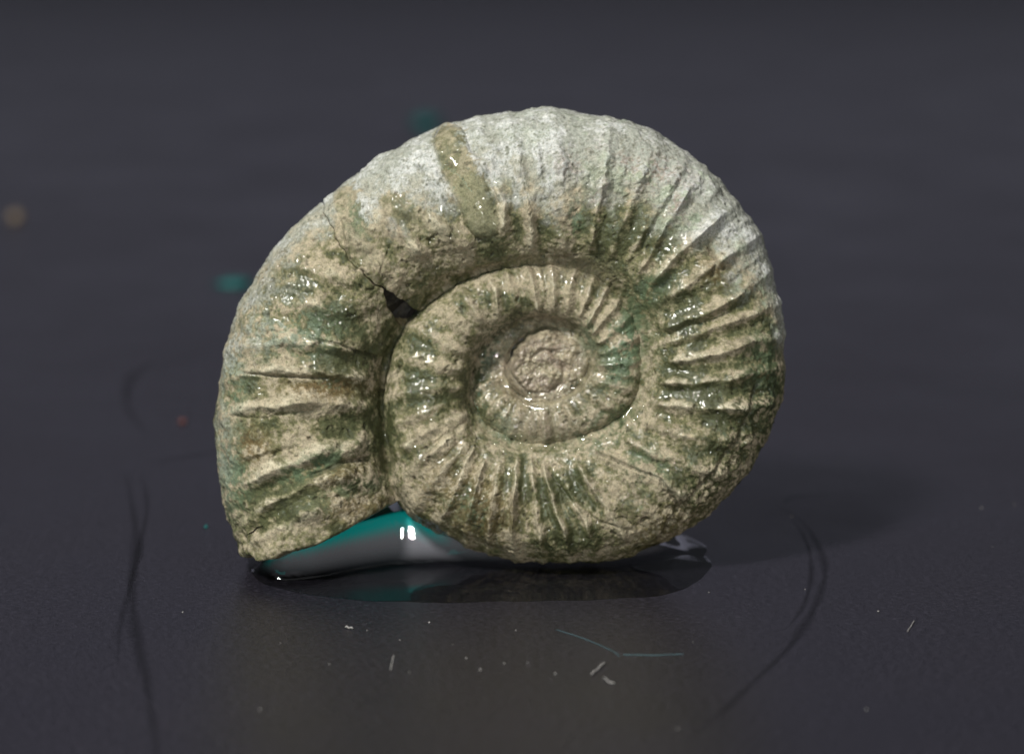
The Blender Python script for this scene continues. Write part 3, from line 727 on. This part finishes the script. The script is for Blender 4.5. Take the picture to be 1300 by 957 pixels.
def fibre(pts, r, mat, label, group='fibres on the paper'):
    c = np.array([on_ground(*p) for p in smooth_poly(pts)]); n = len(c); r = r * K
    t = np.gradient(c, axis=0); t /= np.linalg.norm(t, axis=1, keepdims=True); sd = np.stack([-t[:, 1], t[:, 0], 0 * t[:, 0]], 1)
    c[:, 2] += r * 0.8 + r * 1.2 * np.abs(np.sin(np.linspace(0, 3.1, n) * 2))
    V, F = [], []
    for i in range(n):
        rr = r * (0.5 if i in (0, n - 1) else 1)
        for a in range(6):
            V.append(c[i] + sd[i] * rr * math.cos(a * math.pi / 3) + np.array([0, 0, rr * math.sin(a * math.pi / 3)]))
    for i in range(n - 1):
        for a in range(6): F.append((i * 6 + a, i * 6 + (a + 1) % 6, (i + 1) * 6 + (a + 1) % 6, (i + 1) * 6 + a))
    tag(mesh_object('fibre', np.array(V), np.array(F)[:, ::-1], mat), label, 'fibre', group)
fibre([(751, 857), (758, 851), (768, 842)], 1.1, M_FIBRE, 'short thick pale fibre on paper in front of the fossil')
fibre([(766, 861), (774, 867), (780, 868)], 0.9, M_FIBRE, 'bent pale fibre end beside the short thick one')
fibre([(706, 799), (745, 812), (775, 825), (787, 833)], 0.22, M_BLUE, 'hair thin bluish thread slanting over the paper')
fibre([(790, 831), (830, 831.5), (868, 830)], 0.28, M_BLUE, 'straight light blue thread at the end of the slanting one')
fibre([(496, 851), (498, 840), (500, 832)], 0.7, M_FIBRE, 'small upright pale fibre in front of the lowest ribs')
fibre([(438, 797), (448, 799)], 1.2, M_FIBRE, 'tiny flat pale fibre below the puddle')
fibre([(1152, 802), (1156, 796), (1161, 788)], 0.6, M_FIBRE, 'tiny crossed fibre on the bare paper beside the long water line')

def lump_mesh(seed, flat):
    rg = np.random.RandomState(seed); V, F = [], []
    nr, ns = 4, 9
    for i in range(nr + 1):
        a = (i / nr) * math.pi
        for j in range(ns):
            b = j / ns * 2 * math.pi
            q = 1 + 0.25 * rg.uniform(-1, 1)
            V.append((math.sin(a) * math.cos(b) * q, math.sin(a) * math.sin(b) * q, (math.cos(a) * flat * (1 + 0.15 * rg.uniform(-1, 1)))))
    for i in range(nr):
        for j in range(ns): F.append((i * ns + j, (i + 1) * ns + j, (i + 1) * ns + (j + 1) % ns, i * ns + (j + 1) % ns))
    return np.array(V), np.array(F)
def lump(name, px, py, rx, ry, hz, mat, label, cat, seed, group=None):
    V, F = lump_mesh(seed, 1.0)
    c = on_ground(px, py)
    sc = np.linalg.norm(c - CAMP) / DIST
    V = V * np.array([rx, ry, hz]) * K * sc + c + np.array([0, 0, hz * K * sc * 0.5])
    return tag(mesh_object(name, V, F, mat), label, cat, group)
lump('fleck', 297, 361, 24, 24, 4, M_TEAL, 'blurred bright teal flake on paper behind the broken end', 'fleck', 1)  # a water drop modelled as an opaque teal lump; next one too
lump('fleck', 541, 158, 20, 40, 8, M_TEAL, 'blurred dim teal flake far behind the fossil top', 'fleck', 2)
lump('crumb', 20, 279, 9, 20, 8, M_TAN, 'blurred tan crumb far behind on bare paper', 'crumb', 3)
lump('crumb', 232, 536, 5, 9, 3, M_RED, 'small reddish crumb inside the curved water line', 'crumb', 4)
lump('crumb', 262, 669, 2.4, 5, 2, M_TEAL, 'tiny teal crumb beside the tip of the broken end', 'crumb', 5)
rg = np.random.RandomState(5)
spots = [(466, 800), (508, 812), (592, 835), (640, 842), (655, 800), (575, 818), (670, 841), (705, 855), (520, 853), (232, 777), (418, 843), (356, 816), (900, 752), (1022, 748), (1115, 776), (1260, 694), (1063, 588), (1076, 600), (1250, 612), (1246, 645), (1288, 640), (1005, 655), (880, 815), (610, 850), (545, 790), (330, 900), (480, 915), (720, 905), (860, 925), (1100, 900)]
for k, (px, py) in enumerate(spots):
    r = rg.uniform(0.6, 1.4)
    lump('crumb', px, py, r, r * rg.uniform(1.2, 2.4), r * 0.7, M_FIBRE, 'tiny pale grit crumb lying loose on the dark paper', 'crumb', 20 + k, 'pale grit crumbs on the paper')
